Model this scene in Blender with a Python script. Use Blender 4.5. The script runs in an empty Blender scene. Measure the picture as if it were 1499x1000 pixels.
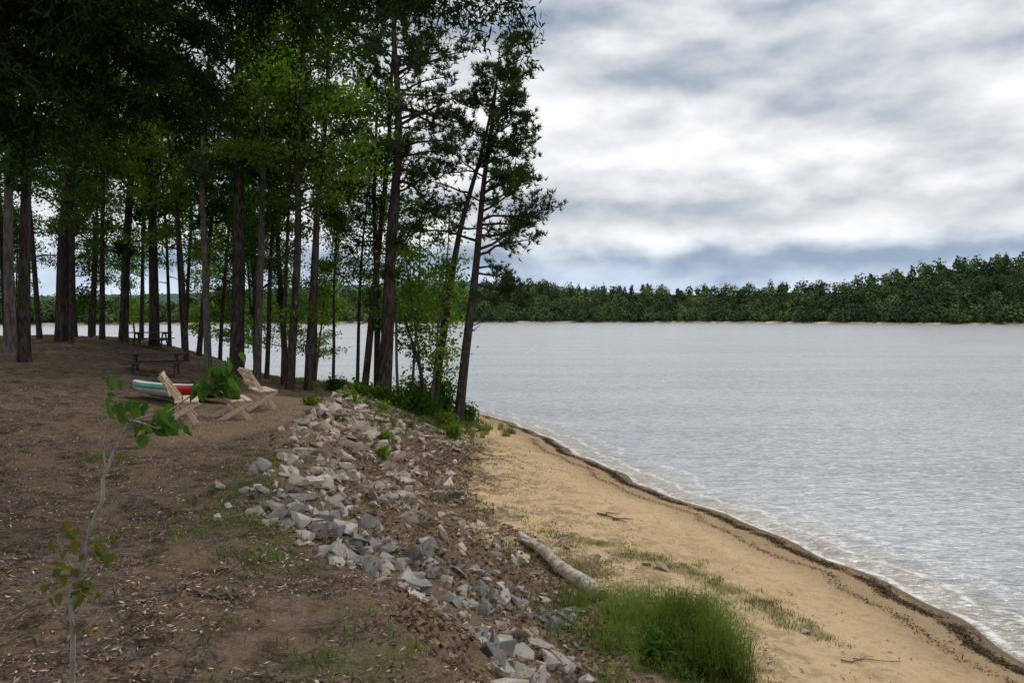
import bpy, math, random, bmesh
import numpy as np
from mathutils import Vector, Matrix
R = np.random.default_rng(11)
random.seed(5)
scene = bpy.context.scene
COL = scene.collection

# ------------------------------------------------------------ numpy noise
_T = np.random.default_rng(3).random((256, 256))
def vnoise(x, y):
    x = np.asarray(x, float); y = np.asarray(y, float)
    xi = np.floor(x).astype(int); yi = np.floor(y).astype(int)
    fx = x - xi; fy = y - yi
    fx = fx*fx*(3-2*fx); fy = fy*fy*(3-2*fy)
    a = _T[xi % 256, yi % 256]; b = _T[(xi+1) % 256, yi % 256]
    c = _T[xi % 256, (yi+1) % 256]; d = _T[(xi+1) % 256, (yi+1) % 256]
    return (a*(1-fx)+b*fx)*(1-fy)+(c*(1-fx)+d*fx)*fy - .5
def fbm(x, y, o=4):
    s = 0; a = 1
    for i in range(o):
        s = s + a*vnoise(x*2**i+17.3*i, y*2**i+5.1*i); a *= .5
    return s
def sstep(x):
    x = np.clip(x, 0, 1); return x*x*(3-2*x)

# ------------------------------------------------------------ mesh builder
class MB:
    def __init__(s): s.v = []; s.f = []; s.n = 0
    def add(s, v, f, mat=0, rnd=None):
        v = np.asarray(v, float).reshape(-1, 3); f = np.asarray(f, int)
        if rnd is None: rnd = R.random()
        r = np.broadcast_to(np.asarray(rnd, float), (len(f),))
        s.v.append(v); s.f.append((f+s.n, mat, r)); s.n += len(v)
    def box(s, c, size, rot=None, mat=0):
        h = np.array(size)/2
        v = np.array([[x, y, z] for x in (-1, 1) for y in (-1, 1) for z in (-1, 1)])*h
        if rot is not None: v = v @ np.array(rot).T
        s.add(v+np.array(c), [[0, 1, 3, 2], [4, 6, 7, 5], [0, 4, 5, 1], [2, 3, 7, 6], [0, 2, 6, 4], [1, 5, 7, 3]], mat)
    def beam(s, a, b, w, t, mat=0):
        a = np.array(a, float); b = np.array(b, float); d = b-a; L = np.linalg.norm(d); d /= L
        x = np.array([1., 0, 0]); y = np.cross(d, x); y /= np.linalg.norm(y)
        s.box((a+b)/2, (t, w, L), np.stack([x, y, d], 1), mat)
    def tube(s, P, rad, sides=6, mat=0, rnd=None, cap=True, wob=0):
        P = np.asarray(P, float); n = len(P)
        T = np.gradient(P, axis=0); T /= np.linalg.norm(T, axis=1)[:, None]+1e-9
        ref = np.array([0, 0, 1.]) if abs(T[0, 2]) < .8 else np.array([1., 0, 0])
        U = np.cross(T, ref); U /= np.linalg.norm(U, axis=1)[:, None]+1e-9
        W = np.cross(T, U)
        a = np.arange(sides)*2*np.pi/sides
        rr = np.asarray(rad, float)[:, None]*(1+wob*(R.random((n, sides))-.5))
        V = P[:, None]+rr[:, :, None]*(np.cos(a)[None, :, None]*U[:, None]+np.sin(a)[None, :, None]*W[:, None])
        F = []
        for i in range(n-1):
            for j in range(sides):
                k = (j+1) % sides
                F.append([i*sides+j, i*sides+k, (i+1)*sides+k, (i+1)*sides+j])
        s.add(V.reshape(-1, 3), F, mat, rnd)
        if cap and rad[-1] > .012:
            s.add(V[-1], [list(range(sides))], mat, rnd)
        if cap and rad[0] > .012:
            s.add(V[0], [list(range(sides))[::-1]], mat, rnd)
    def mesh(s, name, mats, smooth=()):
        me = bpy.data.meshes.new(name)
        V = np.concatenate(s.v)
        lt = np.concatenate([np.full(len(f), f.shape[1]) for f, m, r in s.f])
        mi = np.concatenate([np.full(len(f), m) for f, m, r in s.f])
        rr = np.concatenate([r for f, m, r in s.f])
        vi = np.concatenate([f.ravel() for f, m, r in s.f])
        me.vertices.add(len(V)); me.vertices.foreach_set('co', V.ravel())
        me.loops.add(len(vi)); me.loops.foreach_set('vertex_index', vi.astype(np.int32))
        me.polygons.add(len(lt))
        ls = np.concatenate([[0], np.cumsum(lt)[:-1]])
        me.polygons.foreach_set('loop_start', ls.astype(np.int32))
        me.polygons.foreach_set('loop_total', lt.astype(np.int32))
        me.polygons.foreach_set('material_index', mi.astype(np.int32))
        me.polygons.foreach_set('use_smooth', np.isin(mi, list(smooth)))
        for m in mats: me.materials.append(m)
        me.update(calc_edges=True)
        at = me.attributes.new('rnd', 'FLOAT', 'FACE'); at.data.foreach_set('value', rr.astype(np.float32))
        return me
    def obj(s, name, mats, smooth=(), loc=(0, 0, 0), rot=0, parent=None):
        return put(s.mesh(name, mats, smooth), name, loc, rot, parent)
def put(me, name, loc=(0, 0, 0), rot=0, parent=None, scale=None):
    o = bpy.data.objects.new(name, me); COL.objects.link(o)
    o.location = loc; o.rotation_euler = (0, 0, rot)
    if scale is not None: o.scale = scale
    if parent: o.parent = parent
    return o

# ------------------------------------------------------------ node helper
class NT:
    def __init__(s, tree): s.t = tree; tree.nodes.clear()
    def n(s, typ, ins=None, **kw):
        nd = s.t.nodes.new(typ)
        for k, v in kw.items(): setattr(nd, k, v)
        for k, v in (ins or {}).items():
            if isinstance(v, bpy.types.NodeSocket): s.t.links.new(v, nd.inputs[k])
            else: nd.inputs[k].default_value = v
        return nd
    def m(s, op, a, b=0., c=0.): return s.n('ShaderNodeMath', {0: a, 1: b, 2: c}, operation=op).outputs[0]
    def mix(s, f, a, b, bt='MIX'):
        c = lambda q: q if isinstance(q, bpy.types.NodeSocket) else (*q, 1)
        return s.n('ShaderNodeMix', {0: f, 6: c(a), 7: c(b)}, data_type='RGBA', blend_type=bt).outputs[2]
    def ramp(s, f, st, interp='LINEAR'):
        nd = s.n('ShaderNodeValToRGB', {0: f}); cr = nd.color_ramp; cr.interpolation = interp
        while len(cr.elements) < len(st): cr.elements.new(.5)
        for e, (p, c) in zip(cr.elements, st): e.position = p; e.color = (*c, 1) if len(c) == 3 else c
        return nd.outputs[0]
    def rng(s, v, a, b, c=0., d=1.): return s.n('ShaderNodeMapRange', {0: v, 1: a, 2: b, 3: c, 4: d}, interpolation_type='SMOOTHSTEP').outputs[0]
    def noise(s, vec, sc, det=4., rough=.55, dist=0.):
        i = {'Scale': sc, 'Detail': det, 'Roughness': rough, 'Distortion': dist}
        if vec is not None: i['Vector'] = vec
        return s.n('ShaderNodeTexNoise', i).outputs[0]
    def attr(s, nm): return s.n('ShaderNodeAttribute', attribute_name=nm).outputs['Fac']
    def pos(s): return s.n('ShaderNodeNewGeometry').outputs['Position']
    def objc(s): return s.n('ShaderNodeTexCoord').outputs['Object']
    def mp(s, v, scale, loc=(0, 0, 0)): return s.n('ShaderNodeMapping', {'Vector': v, 'Scale': scale, 'Location': loc}).outputs[0]
    def bump(s, h, st=.5, d=.02): return s.n('ShaderNodeBump', {'Height': h, 'Strength': st, 'Distance': d}).outputs[0]
    def out(s, sh): s.n('ShaderNodeOutputMaterial', {0: sh})
def mat(name):
    m = bpy.data.materials.new(name); m.use_nodes = True; return m, NT(m.node_tree)
def simple(name, col, rough=.8, var=.3, scale=8., stretch=(1, 1, 1), bump=.4, spec=.3):
    m, t = mat(name); o = t.mp(t.objc(), stretch)
    n1 = t.noise(o, scale, 4.); k = t.rng(n1, .3, .7)
    c = t.mix(k, [x*(1-var) for x in col], [min(1, x*(1+var)) for x in col])
    p = t.n('ShaderNodeBsdfPrincipled', {'Base Color': c, 'Roughness': rough, 'Specular IOR Level': spec, 'Normal': t.bump(n1, bump, .02)})
    t.out(p.outputs[0]); return m
def foliage(name, cols, trans=.35, pscale=.35):
    m, t = mat(name)
    r = t.attr('rnd'); big = t.noise(t.pos(), pscale, 0.)
    f = t.m('ADD', t.m('MULTIPLY', r, .55), t.m('MULTIPLY', t.rng(big, .3, .7), .45))
    st = [(i/(len(cols)-1), c) for i, c in enumerate(cols)]
    c = t.ramp(f, st)
    d = t.n('ShaderNodeBsdfDiffuse', {'Color': c})
    if trans > 0:
        tc = t.mix(1., c, (1.5, 1.7, .7), 'MULTIPLY')
        tr = t.n('ShaderNodeBsdfTranslucent', {'Color': tc})
        d = t.n('ShaderNodeMixShader', {0: trans, 1: d.outputs[0], 2: tr.outputs[0]})
    t.out(d.outputs[0]); return m
def bark(name, a, b, sc=1.):
    m, t = mat(name)
    o = t.mp(t.objc(), (1, 1, .25))
    n1 = t.noise(o, 11*sc, 3., .65)
    n2 = t.noise(t.objc(), .9, 1.)
    c = t.mix(t.rng(n1, .36, .64), a, b); c = t.mix(t.rng(n2, .35, .7, 0, .55), c, [x*.75+.01 for x in a])
    p = t.n('ShaderNodeBsdfDiffuse', {'Color': c, 'Normal': t.bump(n1, .7, .035)})
    t.out(p.outputs[0]); return m

M_pine = foliage('pine_needles', [(.018, .032, .013), (.038, .064, .022), (.075, .11, .034)], .2)
M_hard = foliage('hardwood_leaves', [(.022, .045, .012), (.048, .094, .02), (.11, .18, .04)], .45)
M_bright = foliage('light_leaves', [(.045, .082, .014), (.10, .165, .026), (.175, .26, .045)], .5)
M_dark = foliage('dark_fronds', [(.010, .022, .008), (.018, .036, .012), (.036, .060, .018)], .15)
M_far = foliage('far_leaves', [(.036, .060, .032), (.072, .112, .045), (.165, .22, .075)], 0, .03)
M_bark = bark('pine_bark', (.026, .022, .019), (.085, .070, .060))
M_barkr = bark('red_bark', (.032, .024, .020), (.11, .08, .065))
M_barkg = bark('grey_bark', (.07, .062, .054), (.18, .16, .14))

# ------------------------------------------------------------ terrain
Yt = [-60, -20, 0, 4, 6, 8, 11, 14, 16, 20, 24, 28, 33, 39, 45, 50, 53, 56, 58, 62, 66]
TOP = [9, 4, 1., -.2, -1.2, -2.4, -3.6, -4.3, -4.6, -5., -5.5, -6.5, -8, -9.5, -12, -16, -22, -40, -80, -300, -3500]
TOE = [20, 8, 3.2, 1.9, 1.5, 1.1, .55, -.3, -1.1, -2., -1.7, -2.2, -2.8, -4, -8.5, -13, -18, -36, -76, -296, -3496]
SHO = [30, 15, 11, 9.5, 8.9, 8.3, 7.5, 7., 6.5, 4.7, 3.3, 2.2, .9, -1.8, -7.2, -12, -17, -34, -74, -294, -3494]
ZT = [3.3, 3.3, 3.2, 2.95, 2.8, 2.7, 2.75, 2.8, 2.75, 2.65, 2.45, 2.15, 1.8, 1.5, 1.2, 1., 1., 1., 1., 1., 1.]
ZO = [.9, .9, .9, .9, .9, .9, .85, .8, .8, .75, .65, .55, .45, .3, .2, .2, .2, .2, .2, .2, .2]
Yf = np.arange(-60, 70, .1)
kern = np.exp(-.5*(np.arange(-24, 25)/9.)**2); kern /= kern.sum()
def tab(a):
    v = np.interp(Yf, Yt, a); p = np.concatenate([np.full(24, v[0]), v, np.full(24, v[-1])])
    return np.convolve(p, kern, 'valid')
TOPf, TOEf, SHOf, ZTf, ZOf = map(tab, (TOP, TOE, SHO, ZT, ZO))
SHOf = SHOf+.12*np.sin(Yf*1.1)+.06*np.sin(Yf*2.7+1)
TOPf = TOPf+.5*fbm(Yf*.6, Yf*0+3.); TOEf = TOEf+.5*fbm(Yf*.7, Yf*0+9.)
lk = lambda Y, T: np.interp(Y, Yf, T)
def shore(Y): return lk(Y, SHOf)
def ground(X, Y, full=False):
    X = np.asarray(X, float); Y = np.asarray(Y, float)
    t, o, s, zt, zo = lk(Y, TOPf), lk(Y, TOEf), lk(Y, SHOf), lk(Y, ZTf), lk(Y, ZOf)
    H = 3.45+.35*sstep((Y-15)/20)
    u1 = (X-t)/(o-t); u2 = (X-o)/np.maximum(s-o, .3)
    plat = zt+(H-zt)*sstep((t-X)/12)
    k = np.clip(u1, 0, 1); k = .5*k+.5*sstep(k)
    slope = zt+(zo-zt)*k
    beach = zo*(1-np.clip(u2, 0, 1))**1.15
    sea = -np.clip((X-s)*.09, 0, 2.5)
    z = np.where(u1 < 0, plat, np.where(u1 < 1, slope, np.where(u2 < 1, beach, sea)))
    u = np.where(u1 < 0, np.maximum(-(t-X), -5), np.where(u1 < 1, u1, np.minimum(1+np.maximum(u2, 0), 3)))
    amp = np.where(u1 < 0, .14, np.where(u1 < 1, .18, .08*np.clip(1.1-u2, 0, 1)))
    z = z+amp*fbm(X*.9, Y*.9, 5)+.25*amp*fbm(X*4, Y*4, 3)
    if full: return z, u, X-s
    return z
def gz(x, y): return float(ground(x, y))

def grid_mesh(name, XX, YY, ZZ, attrs, mats):
    ny, nx = XX.shape
    me = bpy.data.meshes.new(name)
    V = np.stack([XX, YY, ZZ], -1).reshape(-1, 3)
    idx = np.arange(nx*ny).reshape(ny, nx)
    F = np.stack([idx[:-1, :-1], idx[:-1, 1:], idx[1:, 1:], idx[1:, :-1]], -1).reshape(-1, 4)
    me.vertices.add(len(V)); me.vertices.foreach_set('co', V.ravel())
    me.loops.add(F.size); me.loops.foreach_set('vertex_index', F.ravel().astype(np.int32))
    me.polygons.add(len(F)); me.polygons.foreach_set('loop_start', (np.arange(len(F))*4).astype(np.int32))
    me.polygons.foreach_set('loop_total', np.full(len(F), 4, np.int32))
    me.polygons.foreach_set('use_smooth', np.ones(len(F), bool))
    me.update(calc_edges=True)
    for k, a in attrs.items():
        at = me.attributes.new(k, 'FLOAT', 'POINT'); at.data.foreach_set('value', a.ravel().astype(np.float32))
    for m in mats: me.materials.append(m)
    return put(me, name)
xs = np.concatenate([[-4000, -1500, -600, -300, -150, -100, -75], np.arange(-60, -13, .4), np.arange(-13, 9, .1), np.arange(9, 20, .5), [25, 40, 80, 200, 600, 1500, 4000]])
ys = np.concatenate([[-300, -100, -50, -20, -10], np.arange(-3, 26, .1), np.arange(26, 70, .3), [80, 120, 300, 800, 2000, 4000]])
XX, YY = np.meshgrid(xs, ys)
ZZ, UU, SD = ground(XX, YY, True)
def blob(X, Y, pts):
    m = np.zeros_like(X)
    for x, y, rx, ry in pts: m = np.maximum(m, np.exp(-((X-x)/rx)**2-((Y-y)/ry)**2))
    return m
GR = [(1.5, 14.6, .8, .4), (2.4, 13.9, .8, .4), (3.1, 13.3, .7, .4), (3.6, 12.5, .5, .5), (4.1, 11.7, .4, .6), (4.5, 10.9, .35, .4),
      (1.2, 12.6, .5, .7), (1.9, 10.4, 1.0, .8), (2.3, 8.9, .9, .6), (1.2, 9.4, .6, .7), (-3.0, 8.2, .6, .8), (-3.4, 9.6, .4, .7), (-.2, 12.6, .8, .7),
      (-3.3, 19, .3, .4), (-4.2, 23, .5, .5), (-3.2, 29, 1.5, 2), (-2.2, 31, 1.5, 1.5), (-6.2, 11.4, .5, .3), (-4.6, 5.2, .4, .2), (-4, 33, 2, 2), (-8, 38, 3, 3), (-3.9, 11.2, .5, .8), (-2.3, 7.2, .4, .6), (-.9, 4.6, .5, .5)]
grm = blob(XX, YY, GR)
sdy = blob(XX, YY, [(-5.9, 15.5, 1.3, 3.), (-6.4, 18.5, 2.2, 2.2), (-6.0, 21.5, 1.6, 3)])
MG, t = mat('ground_soil')
P = t.pos(); u = t.attr('u'); sd = t.attr('sd'); gm = t.attr('grassmask'); sm = t.attr('sandy')
nb = t.noise(P, .7, 3.); nm_ = t.noise(P, 5., 4., .65); nf = t.noise(P, 38., 4., .7)
mul = t.ramp(nf, [(.30, (.032, .025, .020)), (.47, (.092, .072, .057)), (.60, (.19, .152, .12)), (.72, (.40, .34, .27))])
mul = t.mix(t.rng(nm_, .42, .64), mul, t.mix(1., mul, (.48, .45, .44), 'MULTIPLY'))
mul = t.mix(t.rng(nb, .48, .66, 0, .65), mul, t.mix(t.rng(nm_, .4, .6), (.22, .16, .115), (.13, .098, .074)))
soil = t.ramp(nf, [(.3, (.055, .038, .028)), (.5, (.16, .11, .08)), (.7, (.32, .24, .17))])
sand = t.ramp(t.m('ADD', t.m('MULTIPLY', nm_, .6), t.m('MULTIPLY', nf, .4)), [(.35, (.40, .275, .155)), (.5, (.62, .44, .25)), (.65, (.74, .56, .35))])
sand = t.mix(t.rng(nb, .42, .62, 0, .6), sand, (.68, .505, .305))
speck = t.rng(nm_, .56, .66)
sand = t.mix(t.m('MULTIPLY', speck, .5), sand, (.28, .19, .11))
wob = t.m('MULTIPLY', t.m('SUBTRACT', nb, .5), .9)
wobf = t.m('MULTIPLY', t.m('SUBTRACT', nm_, .5), .6)
uw = t.m('ADD', t.m('ADD', u, wob), wobf)
c = t.mix(t.rng(uw, -.25, .1), mul, soil)
c = t.mix(t.m('MULTIPLY', t.rng(t.m('ADD', sm, wobf), .35, .65), .8), c, (.25, .18, .12))
c = t.mix(t.rng(uw, .92, 1.2), c, sand)
deb = t.m('MULTIPLY', t.rng(t.noise(P, 2.2, 4., .75, .5), .45, .6), t.m('SUBTRACT', 1., t.rng(u, 1.2, 1.9)))
c = t.mix(t.m('MULTIPLY', deb, .6), c, (.20, .145, .09))
sdw = t.m('ADD', sd, t.m('MULTIPLY', wob, .9))
c = t.mix(t.m('MULTIPLY', t.rng(sdw, -2.2, -.9), .62), c, (.28, .20, .12))
c = t.mix(t.m('MULTIPLY', t.rng(sdw, -.5, -.1), .8), c, (.17, .13, .09))
wr = t.m('SUBTRACT', 1., t.rng(t.m('ABSOLUTE', t.m('ADD', t.m('ADD', sd, .42), t.m('MULTIPLY', wobf, .6))), .04, .2))
c = t.mix(t.m('MULTIPLY', wr, t.rng(nf, .42, .55)), c, (.035, .026, .02))
gcol = t.mix(t.rng(nf, .4, .6), (.06, .07, .025), (.14, .14, .06))
c = t.mix(t.m('MULTIPLY', t.rng(t.m('ADD', gm, wobf), .4, .9), .55), c, gcol)
hgt = t.m('ADD', nf, t.m('MULTIPLY', nm_, 2.))
p = t.n('ShaderNodeBsdfDiffuse', {'Color': c, 'Normal': t.bump(hgt, .9, .04)})
t.out(p.outputs[0])
grid_mesh('ground', XX, YY, ZZ, {'u': UU, 'sd': np.clip(SD, -50, 50), 'grassmask': grm, 'sandy': sdy}, [MG])

# ------------------------------------------------------------ water
off = np.concatenate([[-2.5, -1.2, -.6], np.arange(-.3, 6, .08), np.arange(6, 40, 1.), [50, 80, 150, 300, 600, 1200, 2500, 5000, 9000]])
yw = np.concatenate([[-300, -100, -50, -20, -10], np.arange(-3, 60, .12), [60.5, 61, 62, 64, 66, 70, 80, 100, 150, 250, 400, 700, 1200, 2200, 4500]])
WX = shore(yw)[:, None]+off[None, :]; WY = np.repeat(yw[:, None], len(off), 1); OF = np.repeat(off[None, :], len(yw), 0)
near = np.exp(-np.clip(OF, 0, 99)/2.5)
amp = .035*near*np.clip(OF/.5, 0, 1)*(np.abs(WY-20) < 45)
WZ = amp*np.maximum(0, np.sin(OF*4.2+.8*np.sin(WY*.35)+.4*fbm(WX*.5, WY*.5, 2)*4))**3
MW, t = mat('lake_water')
P = t.pos(); sd = t.attr('sd')
a1 = t.noise(t.mp(P, (.8, 2.0, 1)), 1.6, 3., .6, .6)
a2 = t.noise(t.mp(P, (.8, 2.0, 1)), 5.5, 2., .6, .5)
a3 = t.noise(t.mp(P, (.15, 1.0, 1)), .12, 4., .7)
h = t.m('ADD', t.m('MULTIPLY', a1, 1.), t.m('MULTIPLY', a2, .45))
fn = t.noise(P, 4., 3., .7, .5)
wv = t.m('MULTIPLY', t.m('SUBTRACT', t.noise(P, .6, 3.), .5), 1.5)
e1 = t.m('SUBTRACT', 1., t.rng(t.m('ABSOLUTE', t.m('SUBTRACT', t.m('ADD', sd, t.m('MULTIPLY', wv, .4)), .06)), .02, .13))
e2 = t.m('MULTIPLY', t.m('SUBTRACT', 1., t.rng(t.m('ABSOLUTE', t.m('SUBTRACT', t.m('ADD', sd, wv), .95)), .02, .16)), t.rng(fn, .42, .62, 0, .8))
e3 = t.m('MULTIPLY', t.m('SUBTRACT', 1., t.rng(t.m('ABSOLUTE', t.m('SUBTRACT', t.m('ADD', sd, wv), 1.9)), .02, .14)), t.rng(fn, .46, .62, 0, .6))
foam = t.m('MAXIMUM', t.m('MULTIPLY', e1, t.rng(fn, .38, .62, 0, .8)), t.m('MAXIMUM', e2, e3))
base = t.mix(t.rng(t.m('ADD', sd, wv), .1, 2.4), (.44, .37, .29), (.47, .48, .485))
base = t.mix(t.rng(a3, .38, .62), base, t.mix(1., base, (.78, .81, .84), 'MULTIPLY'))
crest_glint = t.rng(t.m('ADD', t.m('MULTIPLY', a2, .6), t.m('MULTIPLY', a1, .4)), .50, .64)
trough_shade = t.rng(t.m('ADD', t.m('MULTIPLY', a2, .5), t.m('MULTIPLY', a1, .5)), .38, .49)
base = t.mix(trough_shade, t.mix(1., base, (.62, .65, .68), 'MULTIPLY'), base)  # ripple troughs darkened, shade painted into the water colour
base = t.mix(t.m('MULTIPLY', crest_glint, .7), base, (.84, .85, .86))  # whitish highlights on the ripples, painted into the water colour
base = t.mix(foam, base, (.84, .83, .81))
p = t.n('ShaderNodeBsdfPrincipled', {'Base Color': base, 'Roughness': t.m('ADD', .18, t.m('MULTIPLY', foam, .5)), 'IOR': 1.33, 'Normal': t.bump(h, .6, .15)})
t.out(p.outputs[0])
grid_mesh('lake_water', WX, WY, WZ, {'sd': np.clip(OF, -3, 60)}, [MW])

# ------------------------------------------------------------ foliage primitives
def unit(a): return a/(np.linalg.norm(a, axis=-1, keepdims=True)+1e-9)
def leaves(B, C, size, mat_, asp=.55, bias=None, rn=None, jit=.35, nrm=None):
    n = len(C); d = R.normal(size=(n, 3))
    if bias is not None: d = unit(d)+np.array(bias)
    d = unit(d)
    if nrm is not None: d = unit(np.cross(nrm, d)); w = unit(np.cross(nrm, d))
    else: w = unit(np.cross(d, R.normal(size=(n, 3))))
    s = size*(1+jit*R.normal(size=(n, 1))).clip(.4, 1.8)
    a = d*s*.5; b = w*s*asp*.5
    V = np.stack([C-a, C+b-.1*a, C+a, C-b-.1*a], 1).reshape(-1, 3)
    F = np.arange(n*4).reshape(n, 4)
    B.add(V, F, mat_, R.random(n) if rn is None else rn)
def needles(B, C, D, k, L, w, mat_):
    n = len(C)*k; c = np.repeat(C, k, 0); d = unit(np.repeat(D, k, 0)+R.normal(size=(n, 3))*.75)
    s = unit(np.cross(d, R.normal(size=(n, 3))))*w
    l = L*(.6+.6*R.random((n, 1)))
    V = np.stack([c-s, c+s, c+d*l], 1).reshape(-1, 3)
    B.add(V, np.arange(n*3).reshape(n, 3), mat_, np.repeat(R.random(len(C)), k))

def limb_path(p0, d, L, n, droop=0., wob=.12):
    pts = [np.array(p0, float)]; d = np.array(d, float)
    for i in range(n):
        d = d+R.normal(size=3)*wob+np.array([0, 0, droop]); d /= np.linalg.norm(d)
        pts.append(pts[-1]+d*L/n)
    return np.array(pts)

def tree(kind, H, r, lean=(0, 0), cb=.5, CR=3., nl=26, dens=1., leafm=None, barkm=None, side=None, low=0, lsize=.145):
    B = MB(); n = 16
    tt = np.linspace(0, 1, n)
    ph = R.random(6)*6; wa = R.random()*.9+.6
    bx = lean[0]*tt**1.2+wa*(.26*np.sin(tt*4+ph[0])*tt+.10*np.sin(tt*13+ph[1])*tt)*(H/18)
    by = lean[1]*tt**1.2+wa*(.26*np.sin(tt*4+ph[2])*tt)
    TP = np.stack([bx, by, tt*(H+.6)-.6], 1)
    tr = r*(1-tt)**.8*(1+.30*np.exp(-tt*34))+.015
    B.tube(TP, tr, 11, 0, .5, wob=.08)
    at = lambda f: np.array([np.interp(f, tt, TP[:, i]) for i in range(3)])
    ra = lambda f: np.interp(f, tt, tr)
    Cs = []; Ds = []
    for i in range(nl+low):
        dead = i >= nl
        f = cb+(1-cb)*((i+R.random())/nl)**.9*.98 if not dead else .2+(cb-.2)*R.random()
        az = i*2.4+R.normal()*.5
        if side is not None and R.random() < .55: az = side+R.normal()*.6
        q = (f-cb)/(1-cb)
        if kind == 'pine':
            prof = (.45+.55*math.sin(min(1, q*1.25+.12)*math.pi*.8))*(1.05-.65*q); up = -.05+.55*q+R.normal()*.12
        else:
            prof = math.sqrt(max(.05, 1-(1.5*q-.55)**2))*(1.-.25*q); up = .25+.5*q+R.normal()*.15
        L = CR*prof*(.6+.6*R.random())
        if dead: L *= .45; up = -.1
        d = np.array([math.cos(az), math.sin(az), up]); d /= np.linalg.norm(d)
        ns = 6
        path = limb_path(at(f), d, L, ns, .04 if kind == 'pine' else .02, .16)
        lr = min(ra(f)*.5, .02+.017*L)
        B.tube(path, np.linspace(lr, .010, ns+1), 5, 0, .5, cap=False)
        if dead and R.random() < .8: continue
        nsub = int(5+L*1.8)
        for j in range(nsub):
            g = .25+.75*(j+R.random())/nsub
            gi = min(g*ns, ns-.01); k0 = int(gi); p = path[k0]*(1-gi+k0)+path[k0+1]*(gi-k0)
            dd = unit(path[k0+1]-path[k0]+R.normal(size=3)*np.array([.8, .8, .35]))
            l2 = (.35+.35*L*(1.1-g))*(.5+.7*R.random())
            sp = limb_path(p, dd, l2, 3, .05, .2)
            B.tube(sp, [.014, .011, .008, .005], 3, 0, .5, cap=False)
            if kind == 'pine':
                for m_ in range(int(4*dens+R.random())):
                    kk = R.random()**.6*2.99; k1 = int(kk); c0 = sp[k1]*(1-kk+k1)+sp[k1+1]*(kk-k1)
                    Cs.append(c0+R.normal(size=3)*.11); Ds.append(unit(sp[-1]-sp[0]+np.array([0, 0, .5])))
            else:
                for m_ in range(3):
                    kk = R.random()*2.99; k1 = int(kk); c0 = sp[k1]*(1-kk+k1)+sp[k1+1]*(kk-k1)
                    Cs.append(c0+R.normal(size=3)*.1); Ds.append(0)
    Cs = np.array(Cs)
    if kind == 'pine':
        needles(B, Cs, np.array(Ds), 11, .27, .022, 1)
    else:
        k = int(13*dens)
        C = np.repeat(Cs, k, 0)+R.normal(size=(len(Cs)*k, 3))*np.array([.36, .36, .15])
        leaves(B, C, lsize, 1, .6)
    return B.mesh(kind+'_mesh', [barkm or M_bark, leafm or (M_pine if kind == 'pine' else M_hard)], smooth=(0,))

def plant(me, name, x, y, rot=0, sc=(1, 1, 1), tilt=0):
    o = put(me, name, (x, y, gz(x, y)-.05), rot, None, sc)
    o.rotation_euler = (tilt*R.normal(), tilt*R.normal(), rot); return o
plant(tree('pine', 16.4, .22, (2., .3), .36, 4.2, 34, 1.9, side=0., low=8), 'pine_tree', -2.36, 32)
plant(tree('pine', 15.8, .20, (2.9, .2), .55, 3.0, 22, 1.5, side=2.8, low=6), 'pine_tree', -3.6, 33)
plant(tree('pine', 19.5, .29, (.9, .2), .46, 4.4, 32, 1.9, low=8, side=.3), 'pine_tree', -5.4, 31)
plant(tree('hardwood', 15.5, .17, (1.3, -1.2), .46, 3.6, 30, 1.3, leafm=M_bright, low=3), 'hardwood_tree', -8.75, 29)
plant(tree('hardwood', 17, .16, (1.1, 0), .45, 3.4, 28, 1.1, leafm=M_hard, low=3), 'hardwood_tree', -8.2, 29.6)
for (x, y, h_, l) in [(-4.6, 33.5, 9.8, .6), (-4.1, 34.2, 8.4, -.9), (-3.6, 32.3, 7., .8), (-5.0, 32.6, 10.5, -.2), (-3.4, 34.6, 10., .4)]:
    plant(tree('hardwood', h_, .06, (l, .2), .3, 1.15, 14, .6, leafm=M_bright, lsize=.15, barkm=M_barkg), 'young_hardwood_tree', x, y)
PV = [tree('pine', 20, .20, (.5, 0), .42, 3.8, 30, 1.9, low=8), tree('pine', 19, .16, (-.9, .5), .5, 3.4, 26, 1.9, low=5, barkm=M_barkr), tree('pine', 21, .26, (.5, -.7), .38, 4., 32, 1.9, low=6)]
HV = [tree('hardwood', 17, .19, (1.1, 0), .30, 4., 34, 1.2, low=2), tree('hardwood', 15, .11, (-.8, .9), .36, 3.2, 28, 1.2, low=2), tree('hardwood', 18, .14, (.4, 1.), .34, 3.8, 32, 1.2, leafm=M_bright, barkm=M_barkr)]
GV = [tree('pine', 19, .19, (.3, 0), .48, 3.2, 26, 1.7, barkm=M_barkg, low=4)]
YV = [tree('hardwood', 9, .07, (.8, 0), .22, 2.3, 22, 1., leafm=M_bright, barkm=M_barkg), tree('hardwood', 7, .06, (-.6, .4), .2, 2.0, 18, 1., leafm=M_hard)]
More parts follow.
